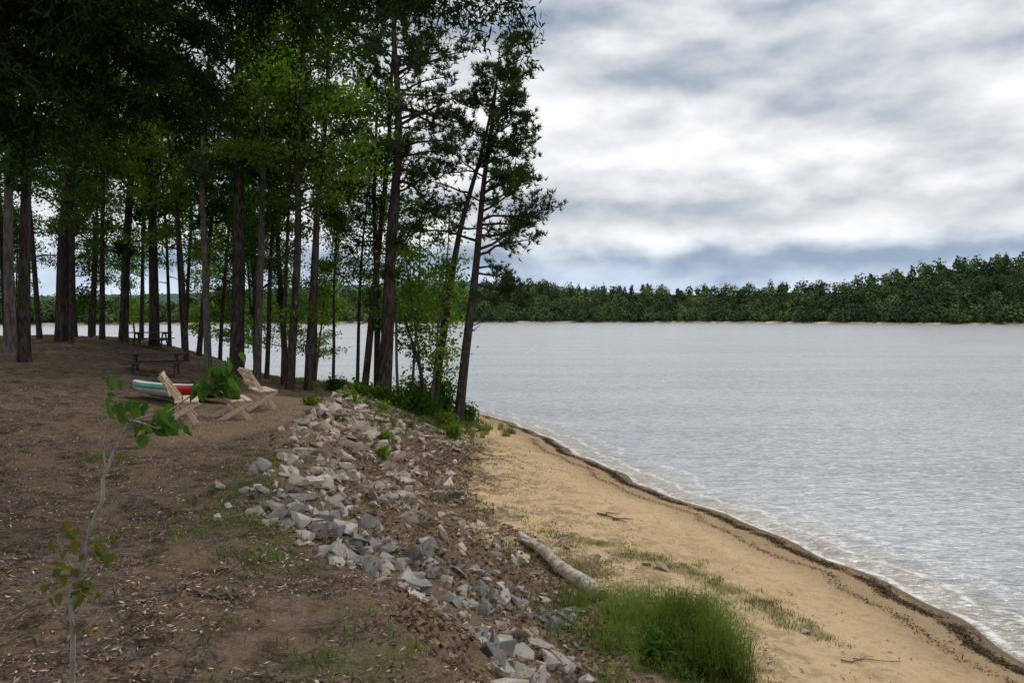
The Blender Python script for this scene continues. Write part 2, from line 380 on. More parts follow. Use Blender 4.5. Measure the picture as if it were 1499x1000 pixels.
L = [(-6.85, 34, 'P', 1, 1.), (-6.35, 34.6, 'P', 0, .8), (-11.6, 31, 'P', 2, 1.15), (-11.0, 31.8, 'G', 0, .9), (-12.75, 31, 'G', 0, .8),
     (-19., 28, 'G', 0, 1.), (-22.5, 37, 'P', 2, 1.25), (-26.8, 42, 'P', 1, .9), (-22.2, 40, 'P', 1, .9), (-20.5, 39, 'P', 0, 1.1), (-27.1, 46, 'H', 1, .9),
     (-18.4, 38, 'H', 0, 1.3), (-19.9, 43, 'H', 1, .9), (-20.2, 45.5, 'P', 1, .7), (-17.4, 41, 'P', 1, .9), (-17.6, 44.5, 'H', 2, .8), (-12, 36, 'H', 1, 1.),
     (-10.4, 33.5, 'P', 1, .65), (-11.6, 38, 'P', 0, .7), (-9.7, 36, 'P', 1, .75), (-24, 30, 'H', 2, 1.), (-30, 40, 'P', 0, 1.), (-32.8, 48, 'H', 0, .9), (-25, 50, 'H', 2, .8),
     (-23.6, 47, 'P', 1, .7), (-14.5, 42, 'P', 0, .7), (-14.6, 17.5, 'H', 0, 1.05), (-17, 23, 'P', 2, 1.), (-20, 33.5, 'H', 1, .9), (-15.2, 34.5, 'H', 2, .8), (-29, 33, 'H', 0, 1.),
     (-38, 46, 'H', 0, 1.), (-13.6, 39.5, 'H', 1, .85), (-21.5, 48.5, 'P', 0, .7), (-35, 38, 'P', 0, 1), (-9.6, 39.5, 'H', 1, .75), (-28.3, 50, 'P', 1, .7), (-7.6, 36.2, 'H', 1, .8),
     (-16.2, 24.5, 'H', 0, 1.), (-24.8, 43.5, 'H', 1, .8), (-16., 46, 'H', 1, .8), (-31, 52, 'H', 1, .8),
     (-33.5, 50, 'Y', 0, 1.), (-29.5, 51.5, 'Y', 1, 1.), (-26.2, 51.5, 'Y', 0, .8), (-21., 50.5, 'Y', 0, 1.), (-17.5, 47.5, 'Y', 1, 1.), (-13.5, 44, 'Y', 0, .9), (-38, 53, 'Y', 1, 1.2), (-10.8, 40.5, 'Y', 0, .9), (-36, 49, 'Y', 0, 1.1)]
for i, (x, y, k, v, s) in enumerate(L):
    me = {'P': PV, 'H': HV, 'G': GV, 'Y': YV}[k][v]
    zs = max(s, .85)*(1+.08*R.normal())
    plant(me, {'H': 'hardwood_tree', 'Y': 'young_hardwood_tree'}.get(k, 'pine_tree'), x, y, R.random()*6.28, (s, s, zs), .028)

# near tree standing left of the view, drooping limbs reaching over
def overhang():
    B = MB(); base = np.array([-9.6, 8.5, gz(-9.6, 8.5)-.2])
    TP = base+np.array([[0, 0, 0], [.05, 0, 2], [.1, .1, 5], [.1, .1, 8], [.2, .2, 12], [.2, .2, 16]])
    B.tube(TP, [.5, .4, .36, .3, .2, .08], 12, 0, .5)
    ends = [((.1, 12.3, 10.3), 9.0), ((-1.0, 11.2, 9.8), 10.), ((-2.0, 13.2, 10.6), 9.5), ((-3.2, 11.5, 9.8), 9.), ((-4.4, 12.8, 10.3), 9.2), ((-4.9, 10.5, 9.0), 8.2),
            ((-5.6, 12.5, 9.3), 8), ((-6.4, 11, 8.5), 7.5), ((-5.4, 14, 9.4), 7.6), ((-7.6, 13.6, 9.2), 7), ((-7.2, 15.2, 10.), 8), ((-8.4, 14, 8.4), 6.2), ((-6.3, 9.4, 8.1), 7), ((-3.8, 14, 11.2), 11), ((-6.8, 13., 10.8), 11),
            ((-4.0, 10.6, 9.3), 9.), ((-5.8, 13.5, 8.6), 7.), ((-6.6, 12.2, 10.2), 9.), ((-1.6, 12.0, 10.2), 10.)]
    C = []
    for e, z0 in ends:
        e = np.array(e); s = np.array([base[0]+.1, base[1]+.1, z0+1.2]); n = 12
        f = np.linspace(0, 1, n)[:, None]
        path = s*(1-f)+e*f+np.array([0, 0, 1.])*np.sin(f*np.pi)*.6+np.cumsum(R.normal(size=(n, 3))*.06, 0)
        B.tube(path, np.linspace(.10, .012, n), 6, 0, .5, cap=False)
        Lr = np.linalg.norm(e-s)
        for j in range(int(Lr*8)):
            g = .12+.88*R.random(); gi = min(g*(n-1), n-1.01); k = int(gi); p = path[k]*(1-gi+k)+path[k+1]*(gi-k)
            sd_ = R.normal(size=3)*np.array([1, 1, .25])
            tw = limb_path(p, unit(sd_+np.array([.2, .2, 0])), .5+.9*R.random(), 6, -.22, .15)
            B.tube(tw, np.linspace(.012, .004, 7), 3, 0, .5, cap=False)
            q = R.random(130)**.8*5.98; kk = q.astype(int); w = (q-kk)[:, None]
            C.append(tw[kk]*(1-w)+tw[kk+1]*w+R.normal(size=(130, 3))*np.array([.11, .11, .08])-np.array([0, 0, .06]))
    C = np.concatenate(C)
    leaves(B, C, .125, 1, .22, bias=(0, 0, -.6))
    B.obj('bald_cypress_tree', [M_bark, M_dark], smooth=(0,))
overhang()

# ------------------------------------------------------------ far shore
ang = [-1.3, -.75, -.69, -.42, -.23, 0, .1, .23, .37, .51, .69, .88, 1.3]
DD = [420, 480, 520, 640, 740, 860, 850, 810, 730, 610, 545, 470, 380]
HT = [18, 20, 22, 28, 42, 58, 50, 43, 45, 50, 64, 66, 50]
def fdist(a): return np.interp(a, ang, DD)*(1+.035*fbm(a*14+50, a*0+2., 3))
def ftop(a): return np.interp(a, ang, HT)-15+8*fbm(a*9, a*0+7., 3)
aa = np.linspace(-1.3, 1.3, 500); dep = np.array([-14, 0, 3, 12, 30, 60, 100, 150, 260, 500])
hz = np.array([-1.2, .3, 1.3, 1.8, .12, .42, .75, 1., 1.1, .6])
AA, DP = np.meshgrid(aa, dep); HZ = np.repeat(hz[:, None], len(aa), 1)
FD = fdist(AA)+DP
ZH = np.where(DP > 20, np.maximum(HZ*ftop(AA)*1.15, 2.), HZ)
MH, t = mat('hill_soil')
sp_ = t.n('ShaderNodeSeparateXYZ', {0: t.pos()}); zpos = sp_.outputs[2]
fr = t.rng(t.m('ADD', t.noise(t.pos(), .02, 3.), t.rng(sp_.outputs[0], 150., 300., 0., .12)), .46, .56)
c = t.mix(t.rng(zpos, 1.2, 2.2), t.mix(fr, (.14, .12, .08), (.58, .45, .33)), (.035, .05, .02))
t.out(t.n('ShaderNodeBsdfDiffuse', {'Color': c}).outputs[0])
grid_mesh('wooded_hills', AA*FD, FD, ZH, {}, [MH])
B = MB()
def fartrees(B, rows, fd, ft, amin, amax, sp, mat_, nleaf, lsz):
    allC = []; rn = []; NN = []
    for k, (dp, hf) in enumerate(rows):
        step = sp/650.; a = np.arange(amin, amax, step); n = len(a); a = a+R.normal(size=n)*step*.8
        dj = R.normal(size=n)*(2 if k == 0 else 6)
        d = fd(a)+dp+dj
        zb = np.maximum(ft(a)*1.15*hf, 1.0) if dp > 14 else np.full(n, 1.5)
        H = np.clip(12.+2.6*R.normal(size=n), 7, 18) if k else 5+8*R.random(n)
        pine = R.random(n) < .15+.3*(vnoise(a*12, a*0+dp*.02) > 0)
        W = np.where(pine, .30, .46)*H*(.8+.4*R.random(n))
        base_r = np.clip(.42+.28*R.normal(size=n)-np.where(pine, .2, 0)+.5*vnoise(a*30, a*0+dp*.05), 0, 1)
        v = unit(R.normal(size=(n, nleaf, 3)))
        nn = v.copy()
        v = v*(.72+.33*R.random((n, nleaf, 1)))
        lob = 1+.28*np.sin(v[..., 0]*6+a[:, None]*900)*np.cos(v[..., 2]*6+a[:, None]*700)+.15*np.sin(v[..., 1]*9+a[:, None]*300)
        v *= lob[..., None]
        hgt = v[..., 2]
        taper = np.where(pine[:, None], 1-.45*(hgt+1)/2, 1.-.15*np.maximum(0, hgt))
        Cx = (a*d)[:, None]+v[..., 0]*W[:, None]*taper; Cy = d[:, None]+v[..., 1]*W[:, None]*taper
        Cz = (zb+H*.5)[:, None]+hgt*(H*.48)[:, None]
        allC.append(np.stack([Cx, Cy, Cz], -1).reshape(-1, 3))
        NN.append(unit(nn+np.array([0, 0, .35])+.4*R.normal(size=nn.shape)).reshape(-1, 3))
        rn.append(np.clip(base_r[:, None]+.10*R.normal(size=(n, nleaf))+.14*hgt, 0, 1).ravel())
    C = np.concatenate(allC); leaves(B, C, lsz, mat_, .85, rn=np.concatenate(rn), nrm=np.concatenate(NN))
fartrees(B, [(5, 0), (11, 0), (20, .05), (30, .12), (42, .24), (56, .38), (72, .52), (90, .67), (110, .80), (130, .91), (152, 1.)], fdist, ftop, -.85, .9, 6.8, 0, 130, 1.9)
B.obj('distant_forest', [M_far])
MR, t = mat('hazed_ridge_forest')
n1 = t.noise(t.pos(), .05, 3., .7)
c = t.mix(t.rng(n1, .35, .65), (.075, .11, .10), (.12, .165, .14))  # forest green with bluish distance haze mixed into the colour
t.out(t.n('ShaderNodeBsdfDiffuse', {'Color': c, 'Normal': t.bump(n1, 1., 8.)}).outputs[0])
aa = np.linspace(-1.2, 1.2, 900); dp = np.linspace(0, 1, 12)
AA, DP = np.meshgrid(aa, dp)
rid = np.interp(AA, [-1.2, -.7, -.4, -.2, -.1, .05, .15, .3, 1.2], [50, 62, 82, 104, 112, 104, 80, 60, 60])+9*fbm(AA*9, AA*0, 3)
FD = 1650+DP*500
ZR = rid*np.sin(np.clip(DP*1.2, 0, 1)*math.pi/2)+5*fbm(AA*160, DP*9, 3)*(DP > .05)-3
grid_mesh('distant_hills', AA*FD, FD, ZR, {}, [MR])

# ------------------------------------------------------------ rocks
hulls = []
for i in range(18):
    bm = bmesh.new()
    for k in range(9 if i % 2 else 11):
        v = R.normal(size=3); v /= np.abs(v).max()**.75*np.linalg.norm(v)**.25
        v *= np.array([1, .78, .58])*(.75+.25*R.random()); bm.verts.new(v)
    r_ = bmesh.ops.convex_hull(bm, input=bm.verts)
    bmesh.ops.delete(bm, geom=[g for g in r_['geom_interior'] if isinstance(g, bmesh.types.BMVert)], context='VERTS')
    bmesh.ops.bevel(bm, geom=bm.edges[:], offset=.022, segments=1, affect='EDGES')
    bmesh.ops.triangulate(bm, faces=bm.faces[:])
    bm.verts.index_update()
    hulls.append((np.array([v.co[:] for v in bm.verts]), np.array([[v.index for v in f.verts] for f in bm.faces])))
    bm.free()
MRk, t = mat('riprap_stone')
r = t.attr('rnd'); P = t.pos(); n1 = t.noise(P, 9., 4., .65); yy = t.n('ShaderNodeSeparateXYZ', {0: P}).outputs[1]
c1 = t.ramp(r, [(0, (.15, .15, .15)), (.3, (.27, .27, .265)), (.55, (.35, .315, .27)), (.8, (.42, .40, .37)), (1, (.56, .51, .44))])
c2 = t.ramp(r, [(0, (.21, .18, .15)), (.4, (.37, .31, .25)), (1, (.62, .55, .46))])
c = t.mix(t.rng(yy, 9., 14.), c1, c2)
c = t.mix(t.rng(n1, .35, .65, 0, .65), c, t.mix(1., c, (.56, .48, .40), 'MULTIPLY'))
t.out(t.n('ShaderNodeBsdfDiffuse', {'Color': c, 'Normal': t.bump(t.noise(P, 32., 4., .7), .7, .02)}).outputs[0])
B = MB()
def rock(x, y, s, sink=.3, rn=None):
    V, F = hulls[R.integers(18)]
    q = Matrix.Rotation(R.random()*6.28, 3, 'Z') @ Matrix.Rotation(R.normal()*.5, 3, 'X') @ Matrix.Rotation(R.normal()*.5, 3, 'Y')
    W = (V*s*np.array([1+.25*R.random(), .9+.3*R.random(), .65+.5*R.random()])) @ np.array(q).T
    B.add(W+np.array([x, y, gz(x, y)+s*(.5-sink)]), F, 0, R.random() if rn is None else rn)
for i in range(4300):
    y = 3.2+29*R.random()**1.3
    uu = R.beta(1.15, 1.3)*1.1-.03
    if y > 26 and R.random() < .6: continue
    if uu > .62 and 11 < y < 24 and R.random() < .5: continue
    if uu < .42 and y < 7: continue
    x = lk(y, TOPf)*(1-uu)+lk(y, TOEf)*uu
    if 8 < y < 11.5: x -= .7*(1-uu)*R.random()
    if vnoise(x*1.1+40, y*1.1) > .24 and R.random() < .65: continue
    s = .045+.10*R.random()**2
    if R.random() < .15: s = .13+.11*R.random()
    rock(x, y, s*(1.2 if y > 15 else 1), .36)
for i in range(320):
    y = 8+24*R.random(); x = lk(y, TOEf)+R.exponential(.55); rock(x, y, .03+.06*R.random()**2, .3)
for x, y, s in [(2.75, 13.2, .2), (2.45, 13.4, .11), (4.35, 10.8, .09), (-.3, 20.5, .17), (-1.7, 22.3, .22), (-1.9, 25, .3), (-1.2, 26, .25), (5.1, 10.9, .06), (1.5, 13.2, .16), (-1.6, 17.6, .3), (-2.6, 33, .35), (-1.6, 30, .28), (-2.1, 28.6, .3)]:
    rock(x, y, s, .3, .8)
B.obj('riprap_rocks', [MRk])

# ------------------------------------------------------------ litter
ML, t = mat('leaf_litter')
c = t.ramp(t.attr('rnd'), [(0, (.035, .024, .018)), (.4, (.12, .08, .056)), (.7, (.25, .165, .11)), (1, (.54, .46, .36))])
t.out(t.n('ShaderNodeBsdfDiffuse', {'Color': c}).outputs[0])
B = MB()
def flat(X, Y, size, asp, rn, lift=.008, curl=.35):
    n = len(X); Z = ground(X, Y)+lift+.012*R.random(n); C = np.stack([X, Y, Z], -1)
    a = R.random(n)*6.28; d = unit(np.stack([np.cos(a), np.sin(a), R.normal(size=n)*.3], -1)); nn = unit(R.normal(size=(n, 3))*curl+np.array([0, 0, 1]))
    w = unit(np.cross(nn, d)); s = (size*(.5+R.random(n)))[:, None]
    V = np.stack([C-d*s*.5, C+w*s*asp*.5, C+d*s*.5, C-w*s*asp*.5], 1).reshape(-1, 3)
    B.add(V, np.arange(n*4).reshape(n, 4), 0, rn)
n = 75000; Y = 2.+18*R.random(n)**1.4; X = -.75*Y-1+R.random(n)*(.75*Y+3); k = X < lk(Y, TOPf)+.4
k &= vnoise(X*1.3, Y*1.3)+.5*vnoise(X*4, Y*4) > -.35*R.random(n)-.02
X, Y = X[k], Y[k]; flat(X, Y, .042, .28, R.random(len(X))**1.4)
n = 24000; Y = 3+25*R.random(n)**1.3; uu = R.random(n)*1.2; X = lk(Y, TOPf)*(1-uu)+lk(Y, TOEf)*uu
k = (vnoise(X*1.5, Y*1.5)+.3*(uu-.6) > -.1); X, Y = X[k], Y[k]; flat(X, Y, .07, .55, .1+.65*R.random(len(X)), .02, .5)
n = 2600; Y = 5+22*R.random(n); uu = .1+R.random(n); X = lk(Y, TOPf)*(1-uu)+lk(Y, TOEf)*uu; flat(X, Y, .07, .6, .3+.4*R.random(n), .12, .5)
n = 12000; Y = 8+26*R.random(n); X = shore(Y)-.42+R.normal(size=n)*.10+.15*vnoise(Y*2, Y*0); k = vnoise(Y*3, Y*0+8) > -.3; X, Y = X[k], Y[k]; flat(X, Y, .06, .3, R.random(len(X))*.3)
n = 3000; Y = 8+22*R.random(n); X = shore(Y)-1.1+R.normal(size=n)*.08+.3*vnoise(Y*1.2, Y*0+4); flat(X, Y, .05, .3, R.random(n)*.4)
n = 16000; Y = 7+21*R.random(n); X = lk(Y, TOEf)+R.exponential(1.3, n); k = vnoise(X*2, Y*2) > -.05; X, Y = X[k], Y[k]; flat(X, Y, .045, .4, R.random(len(X))*.6)
B.obj('leaf_litter', [ML])

# ------------------------------------------------------------ grass
M_gr = foliage('grass_blades', [(.05, .075, .02), (.11, .16, .035), (.22, .28, .08)], .4, 1.)
M_dry = foliage('dry_grass', [(.09, .09, .04), (.16, .15, .07), (.28, .24, .14)], .3, 1.)
def blades(B, X, Y, h, w, mat_, lean=.35):
    n = len(X); P0 = np.stack([X, Y, ground(X, Y)-.01], -1); a = R.random(n)*6.28
    o = np.stack([np.cos(a), np.sin(a), np.zeros(n)], -1); s = np.stack([-np.sin(a), np.cos(a), np.zeros(n)], -1)*w
    hh = (h*(.4+.8*R.random(n)))[:, None]; l = lean*R.random((n, 1))
    up = np.array([0, 0, 1.])
    P1 = P0+up*hh*.55+o*hh*l*.4; P2 = P0+up*hh*(1-.25*l)+o*hh*l*1.1
    V = np.stack([P0-s, P0+s, P1+s*.8, P1-s*.8, P2], 1).reshape(-1, 3); b = np.arange(n)[:, None]*5
    rn = R.random(n)
    B.add(V, b+np.array([[0, 1, 2, 3]]), mat_, rn); B.add(V, b+np.array([[3, 2, 4]]), mat_, rn)
B = MB()
for cx, cy, sx, sy, h_, n in [(.9, 10.1, .35, .35, .25, 200), (1.3, 10.6, .35, .3, .35, 350), (1.8, 10.5, .35, .3, .45, 450), (2.4, 10.2, .25, .3, .6, 750), (2.55, 9.6, .25, .25, .7, 1250), (2.0, 9.5, .35, .3, .45, 550), (2.55, 9.0, .2, .22, .65, 850), (1.9, 8.8, .4, .3, .3, 380), (1.3, 9.2, .4, .35, .22, 260)]:
    m = 22; px_ = cx+R.normal(size=m)*sx; py_ = cy+R.normal(size=m)*sy; ii = R.integers(0, m, n)
    X = px_[ii]+R.normal(size=n)*.05; Y = py_[ii]+R.normal(size=n)*.05
    blades(B, X, Y, h_, .004, 0, 1.1)
    zz = ground(X, Y)+h_*(.15+.8*R.random(n)); C = np.stack([X, Y, zz], -1)+R.normal(size=(n, 3))*np.array([.12, .12, .03])
    C = np.repeat(C, 4, 0)+R.normal(size=(n*4, 3))*.035
    leaves(B, C, .06, 0, .11, bias=(0, 0, .6))
B.obj('tall_grass', [M_gr])
B = MB()
for x, y, rx, ry in GR:
    n = int(1000*rx*ry)+180; m = max(6, int(34*rx*ry)+8)
    px_ = x+R.normal(size=m)*rx*.65; py_ = y+R.normal(size=m)*ry*.65; ii = R.integers(0, m, n)
    X = px_[ii]+R.normal(size=n)*.08; Y = py_[ii]+R.normal(size=n)*.08; k = R.random(n) < .55
    hh = .09 if y < 20 else .3
    blades(B, X[k], Y[k], hh, .005 if y < 20 else .012, 0, 1.1); blades(B, X[~k], Y[~k], hh, .005 if y < 20 else .012, 1, 1.1)
n = 9000; Y = 3.5+20*R.random(n); uu = R.random(n)*1.45; X = lk(Y, TOPf)*(1-uu)+lk(Y, TOEf)*uu; k = fbm(X*1.1, Y*1.1, 2) > .08; X, Y = X[k], Y[k]
k = R.random(len(X)) < .3
blades(B, X[~k], Y[~k], .14, .005, 1, 1.); blades(B, X[k], Y[k], .14, .005, 0, 1.)
B.obj('grass', [M_gr, M_dry])

def shrub(x, y, rad, h_, n, ls, m_, name='shrub'):
    B = MB(); C = []
    for i in range(16):
        d = unit(np.array([R.normal()*.6, R.normal()*.6, 1.])); pth = limb_path((0, 0, 0), d, h_*(.6+.5*R.random()), 4, 0, .2)
        pth[:, :2] *= rad/h_*1.2
        B.tube(pth, [.012, .01, .008, .006, .004], 4, 0, .5, cap=False)
        q = R.random(n//16)**.6*3.98; kk = q.astype(int); w = (q-kk)[:, None]
        C.append(pth[kk]*(1-w)+pth[kk+1]*w+R.normal(size=(len(q), 3))*.11*rad/.5)
    leaves(B, np.concatenate(C), ls, 1, .6); B.obj(name, [M_barkg, m_], loc=(x, y, gz(x, y)))
for a_ in [(-3.9, 31, .9, 1.1, 2600, .13, M_hard), (-2.7, 30.6, .6, .6, 1400, .12, M_bright), (-2.2, 27.2, .45, .5, 900, .1, M_bright), (-4.9, 30, .9, .9, 2000, .13, M_hard), (-3.2, 34, 1.1, 2.0, 2600, .14, M_hard), (-4.5, 35, 1.2, 1.6, 2400, .14, M_hard), (-2.0, 32.6, .6, .8, 1200, .12, M_hard),
           (-3.4, 19.4, .25, .3, 350, .08, M_bright), (-4.9, 22.2, .4, .4, 500, .1, M_bright), (-4.3, 24, .35, .35, 500, .1, M_bright), (-3.0, 17.0, .22, .25, 260, .08, M_bright), (-5.6, 20.5, .3, .3, 350, .08, M_bright), (1.75, 8.95, .3, .38, 330, .10, M_hard), (2.1, 8.75, .22, .32, 240, .09, M_hard),
           (-5.9, 29.4, .5, .7, 900, .13, M_bright), (-7.5, 31.5, .5, .6, 900, .12, M_hard)]:
    shrub(*a_)

# ------------------------------------------------------------ driftwood log, sticks
M_drift = simple('driftwood', (.40, .34, .28), .9, .45, 7., (1, 1, 1), .8)
B = MB(); n = 16; f = np.linspace(0, 1, n)
X = .15+1.15*f+.05*np.sin(f*7); Y = 14.-3.1*f; Z = ground(X, Y)+.10+.03*np.sin(f*4)
B.tube(np.stack([X, Y, Z], 1), .065+.055*f+.014*R.random(n), 10, 0, .5, wob=.25)
B.tube([[.55, 12.9, gz(.55, 12.9)+.15], [.85, 13.1, gz(.7, 13)+.3], [1.05, 13.2, gz(.7, 13)+.33]], [.035, .025, .015], 6, 0, .5)
B.tube([[.35, 13.4, gz(.35, 13.4)+.15], [.15, 13.2, gz(.3, 13.3)+.28]], [.04, .02], 6, 0, .5)
B.obj('driftwood_log', [M_drift], smooth=(0,))
M_stick = simple('stick_wood', (.13, .10, .08), .9, .3)
def sticks(name, lst):
    B = MB()
    for x, y, L_, a, r_ in lst:
        n = 6; f = np.linspace(0, L_, n); X = x+f*math.cos(a)+.04*R.normal(size=n); Y = y+f*math.sin(a)+.04*R.normal(size=n)
        B.tube(np.stack([X, Y, ground(X, Y)+r_+.02*R.random(n)], 1), np.linspace(r_, r_*.4, n), 5, 0, .5)
    B.obj(name, [M_stick])
sticks('fallen_branch', [(1.95, 17.2, .8, -.3, .025), (2.1, 17.3, .5, .6, .02), (2.3, 16.9, .4, -.8, .02)])
sticks('fallen_branch', [(4.4, 9.9, .9, .15, .012), (4.7, 9.95, .4, .7, .008)])
sticks('fallen_branch', [(-2.55, 5.6, .5, -.2, .022), (-2.3, 5.5, .25, .5, .012), (-1.2, 3.6, .5, .4, .01)])
lst = [(lk(y, TOPf)-R.random()*5-.3, y, .2+.4*R.random(), R.random()*6.28, .006) for y in 3+10*R.random(80)]
sticks('twigs', lst)
B = MB(); B.tube([[-3.6, 32, gz(-3.6, 32)], [-4.0, 32.2, 2.8], [-4.7, 32.5, 5.]], [.09, .08, .05], 7, 0, .5); B.obj('leaning_dead_trunk', [M_bark], smooth=(0,))

# ------------------------------------------------------------ sapling in the foreground
M_sap = foliage('sapling_leaves', [(.035, .072, .016), (.06, .12, .026), (.10, .18, .038)], .4, 3.)
M_sapt = foliage('sapling_young_leaves', [(.07, .09, .02), (.10, .11, .03), (.16, .09, .03)], .4, 3.)
M_sapb = bark('sapling_bark', (.22, .19, .165), (.42, .38, .34), 3.)
B = MB(); y0 = 3.45
st = np.array([(-2.09, y0, gz(-2.09, y0)-.05), (-2.075, y0, 3.50), (-2.085, y0, 3.68), (-2.03, y0+.02, 3.84), (-1.99, y0, 4.00), (-1.935, y0+.02, 4.14), (-1.92, y0, 4.25), (-1.86, y0+.02, 4.41), (-1.80, y0, 4.51), (-1.73, y0, 4.60)])
B.tube(st, [.013, .012, .012, .011, .010, .010, .009, .007, .005, .004], 7, 0, .5)
brs = [([-1.91, y0, 4.3], [-1.90, y0-.03, 4.42], [-1.86, y0-.05, 4.56]), ([-1.79, y0, 4.52], [-1.62, y0+.03, 4.56], [-1.46, y0+.02, 4.67], [-1.33, y0, 4.70]), ([-1.79, y0, 4.52], [-1.70, y0-.1, 4.53], [-1.60, y0-.12, 4.50]), ([-2.03, y0, 3.84], [-2.0, y0-.05, 3.95], [-1.96, y0-.08, 3.98]), ([-2.08, y0, 3.68], [-2.03, y0-.08, 3.74], [-1.97, y0-.1, 3.76]), ([-2.05, y0, 3.8], [-2.12, y0, 3.9], [-2.14, y0, 3.98])]
for b in brs: B.tube(b, np.linspace(.005, .0025, len(b)), 5, 0, .5)
shape = np.array([(0, 0), (.25, -.05), (.42, .15), (.48, .35), (.40, .6), (.22, .85), (0, 1.1), (-.22, .85), (-.40, .6), (-.48, .35), (-.42, .15), (-.25, -.05)])
def bigleaf(p, s, m_):
    d = unit(np.array([R.normal()*.7, R.normal()*.7, -1.2])); w = unit(np.cross(d, R.normal(size=3)+np.array([0, .8, .6]))); nn = np.cross(d, w)
    V = np.array(p)+s*(shape[:, 1:2]*d+shape[:, 0:1]*w*.9+(np.abs(shape[:, 0:1])*.45-shape[:, 1:2]**2*.2)*nn)
    V = np.vstack([V, np.array(p)+s*(.5*d-.05*nn)])
    B.add(V, [[12, i, (i+1) % 12] for i in range(12)], m_, R.random())
for cx, cz, sx, sz, k, s, m_ in [(-1.36, 4.72, .05, .035, 26, .072, 1), (-1.47, 4.70, .025, .025, 6, .06, 1), (-1.63, 4.52, .05, .028, 18, .066, 1), (-1.77, 4.58, .045, .03, 12, .06, 1), (-1.84, 4.60, .025, .03, 6, .05, 1), (-1.84, 4.72, .015, .03, 3, .05, 1), (-2.0, 3.93, .06, .04, 16, .052, 2), (-2.1, 3.9, .04, .06, 12, .05, 2), (-1.97, 3.75, .04, .03, 8, .045, 2), (-2.08, 3.7, .04, .05, 8, .045, 2), (-2.06, 3.55, .04, .05, 5, .045, 2)]:
    for i in range(k): bigleaf((cx+R.normal()*sx, y0+R.normal()*.05, cz+R.normal()*sz), s*(.7+.5*R.random()), m_)
B.obj('sapling', [M_sapb, M_sap, M_sapt], smooth=(0,))

# ------------------------------------------------------------ furniture
M_wood = simple('bench_wood', (.54, .42, .30), .75, .2, 6., (1, 8, 8), .3)
M_old = simple('weathered_wood', (.055, .045, .038), .9, .3, 6., (1, 8, 8), .4)
def bench(x, y, rot, name='park_bench'):
    e = bpy.data.objects.new(name, None); COL.objects.link(e); e.location = (x, y, gz(x, y)-.01); e.rotation_euler = (0, 0, rot)
    def part(nm, fn):
        B = MB(); fn(B); o = B.obj(nm, [M_wood], parent=e); md = o.modifiers.new('b', 'BEVEL'); md.width = .006; md.segments = 1
    part('seat', lambda B: [B.box((0, yy, .45), (1.25, .125, .04)) for yy in (.0, .155, .31)])
    def back(B):
        for z, yy in ((.63, -.155), (.785, -.205), (.94, -.255)):
            B.box((0, yy, z), (1.25, .035, .115), Matrix.Rotation(.33, 3, 'X'))
    part('backrest', back)
    for i, sx in enumerate((-.47, .47)):
        part('back_leg_%d' % (i+1), lambda B: B.beam((sx, .34, 0), (sx, -.315, .97), .10, .05))
        part('front_leg_%d' % (i+1), lambda B: B.beam((sx+.055, -.34, 0), (sx+.055, .38, .43), .10, .05))
    part('brace', lambda B: B.box((0, .0, .27), (.88, .035, .08)))
    return e
bench(-6.75, 14.9, math.radians(-66)); bench(-6.45, 18.6, math.radians(-58)); bench(-6.3, 16.5, math.radians(-62))
def picnic(x, y, rot):
    e = bpy.data.objects.new('picnic_table', None); COL.objects.link(e); e.location = (x, y, gz(x, y)-.02); e.rotation_euler = (0, 0, rot)
    def part(nm, fn): B = MB(); fn(B); B.obj(nm, [M_old], parent=e)
    part('tabletop', lambda B: [B.box((0, -.32+.16*i, .75), (1.9, .145, .045)) for i in range(5)])
    part('seat_1', lambda B: [B.box((0, -.72+.15*i, .44), (1.9, .14, .045)) for i in range(2)])
    part('seat_2', lambda B: [B.box((0, .57+.15*i, .44), (1.9, .14, .045)) for i in range(2)])
    for i, sx in enumerate((-.65, .65)):
        part('frame_%d' % (i+1), lambda B: (B.beam((sx, -.55, 0), (sx, -.2, .72), .1, .05), B.beam((sx, .55, 0), (sx, .2, .72), .1, .05), B.box((sx+.05, 0, .39), (.045, 1.5, .09)), B.box((sx+.05, 0, .70), (.045, .75, .07))))
picnic(-18.1, 37, .15); picnic(-12.3, 25.5, .3)

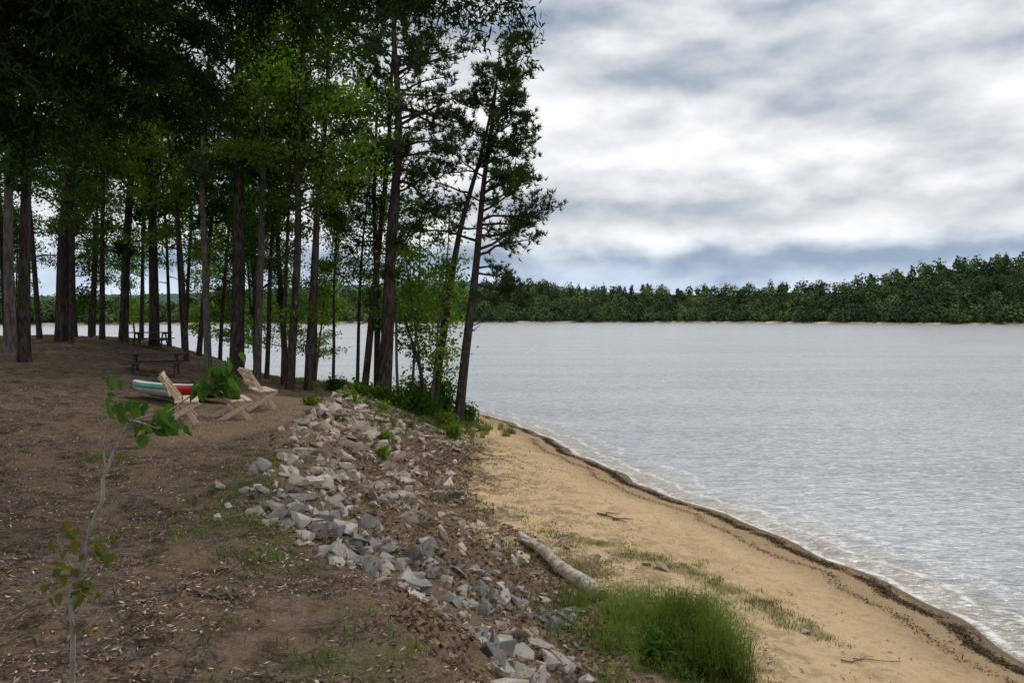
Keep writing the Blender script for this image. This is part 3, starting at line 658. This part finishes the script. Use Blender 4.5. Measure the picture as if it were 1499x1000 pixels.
# kayak lying on the ground
M_kw = simple('kayak_white', (.60, .64, .64), .35, .08, 3., bump=.05, spec=.5)
M_kg = simple('kayak_green', (.03, .22, .15), .35, .15, 3., bump=.05, spec=.5)
M_kr = simple('kayak_red', (.42, .03, .02), .4, .15, 3., bump=.05, spec=.5)
M_kb = simple('kayak_black', (.015, .015, .015), .5, .1, 3., bump=.05)
def kayak(x, y, rz, tilt, mats, lift):
    B = MB(); ns = 26; sc = 16; V = []
    for i in range(ns):
        f = -1+2*i/(ns-1); w = .42*max(0, 1-abs(f)**2.6)**.7+.004; rk = .14*abs(f)**3
        for j in range(sc):
            a = 2*math.pi*j/sc; y_ = w*math.cos(a); z_ = .21+rk+(.14 if math.sin(a) > 0 else .21)*math.sin(a)*(w/.42)**.5
            V.append((f*1.5, y_, z_))
    Fs = {0: [], 1: [], 2: []}
    for i in range(ns-1):
        for j in range(sc):
            k = (j+1) % sc; sn = math.sin(2*math.pi*(j+.5)/sc)
            m_ = 0 if sn > .25 else (1 if sn > -.5 else 0)
            if i > 15 and sn < .3: m_ = 2
            Fs[m_].append([i*sc+j, i*sc+k, (i+1)*sc+k, (i+1)*sc+j])
    n0 = B.n; B.add(np.array(V), Fs[0], 0)
    for m_ in (1, 2):
        B.v.append(np.zeros((0, 3))); B.f.append((np.array(Fs[m_])+n0, m_, np.full(len(Fs[m_]), .5)))
    th = np.linspace(0, 2*math.pi, 21)
    B.tube(np.stack([.42*np.cos(th), .22*np.sin(th), .365+0*th], 1), np.full(21, .022), 6, 3, .5, cap=False)
    B.add(np.stack([.42*np.cos(th[:-1]), .22*np.sin(th[:-1]), .356+0*th[:-1]], 1), [list(range(20))], 3)
    o = B.obj('kayak', mats, smooth=(0, 1, 2), loc=(x, y, gz(x, y)+lift)); o.rotation_euler = (tilt, 0, rz)
kayak(-8.85, 18.9, math.radians(-30), math.radians(-16), [M_kw, M_kg, M_kr, M_kb], .14)
kayak(-8.45, 19.8, math.radians(-26), math.radians(-10), [M_kb, M_kr, M_kb, M_kb], .05)
B = MB(); B.box((0, 0, .75), (.09, .09, 1.5)); B.box((0, -.02, 1.62), (.3, .22, .34)); B.box((0, -.02, 1.81), (.38, .32, .04))
B.obj('wooden_box_post', [M_old], loc=(-8.0, 29.2, gz(-8.0, 29.2)))

# ------------------------------------------------------------ sky / light
w = bpy.data.worlds.new('World'); scene.world = w; w.use_nodes = True
t = NT(w.node_tree)
EL, AZ = math.radians(55), math.radians(40)
sky = t.n('ShaderNodeTexSky', sky_type='NISHITA', sun_disc=False, sun_elevation=EL, sun_rotation=AZ)
bg1 = t.n('ShaderNodeBackground', {0: sky.outputs[0], 1: .1})
D = t.n('ShaderNodeTexCoord').outputs['Generated']
sx = t.n('ShaderNodeSeparateXYZ', {0: D}); z = t.m('MAXIMUM', sx.outputs[2], 0.)
DW = t.mp(D, (1., 1., 2.3), (3.1, 1.7, .4))
DW2 = t.mp(D, (1., 1., 2.3), (3.1, 1.7, .46))
nA = t.noise(DW, 3.2, 2., .5)
nM = t.noise(DW, 7.5, 4., .52)
nM2 = t.noise(DW2, 7.5, 1., .5)
cloud_toplight = t.m('SUBTRACT', nM, nM2)  # lit tops and darker bases of clouds, painted into the sky colour
f = t.m('ADD', t.m('MULTIPLY', nA, .55), t.m('MULTIPLY', nM, .45))
f = t.m('ADD', f, t.m('MULTIPLY', cloud_toplight, .42))
zz = t.m('ADD', z, t.m('MULTIPLY', t.m('SUBTRACT', t.m('ADD', t.m('MULTIPLY', nA, .5), t.m('MULTIPLY', nM, .5)), .5), .08))
band = t.ramp(zz, [(0, (.62,)*3), (.045, (.60,)*3), (.076, (.30,)*3), (.108, (.70,)*3), (.145, (.36,)*3), (.20, (.64,)*3), (.32, (.46,)*3), (.45, (.57,)*3), (.7, (.56,)*3)])
f = t.m('ADD', f, t.m('MULTIPLY', t.m('SUBTRACT', band, .5), .62))
cl = t.ramp(f, [(.26, (.29, .355, .46)), (.37, (.45, .495, .56)), (.47, (.62, .65, .69)), (.57, (.77, .79, .815)), (.70, (.96, .965, .97))])
cl = t.mix(t.rng(z, .05, .12, 1., 0.), cl, t.mix(1., cl, (.84, .95, 1.10), 'MULTIPLY'))
bg2 = t.n('ShaderNodeBackground', {0: cl, 1: 1.08})
mx = t.n('ShaderNodeMixShader', {0: t.rng(f, .24, .32, .85, .98), 1: bg1.outputs[0], 2: bg2.outputs[0]})
t.n('ShaderNodeOutputWorld', {0: mx.outputs[0]})
sun = bpy.data.lights.new('sun', 'SUN'); sun.energy = 1.5; sun.angle = math.radians(14); sun.color = (1, .96, .9)
so = bpy.data.objects.new('sun', sun); COL.objects.link(so)
v = Vector((math.sin(AZ)*math.cos(EL), math.cos(AZ)*math.cos(EL), math.sin(EL)))
so.rotation_euler = v.to_track_quat('Z', 'Y').to_euler(); so.location = (0, 0, 50)
cam = bpy.data.cameras.new('camera'); cam.lens = 26; cam.sensor_width = 36; cam.clip_end = 12000; cam.clip_start = .05
co = bpy.data.objects.new('camera', cam); COL.objects.link(co); co.location = (0, 0, 5.0); co.rotation_euler = (math.radians(90-1.8), 0, 0)
scene.camera = co
scene.view_settings.view_transform = 'Standard'; scene.view_settings.look = 'None'; scene.view_settings.exposure = 0
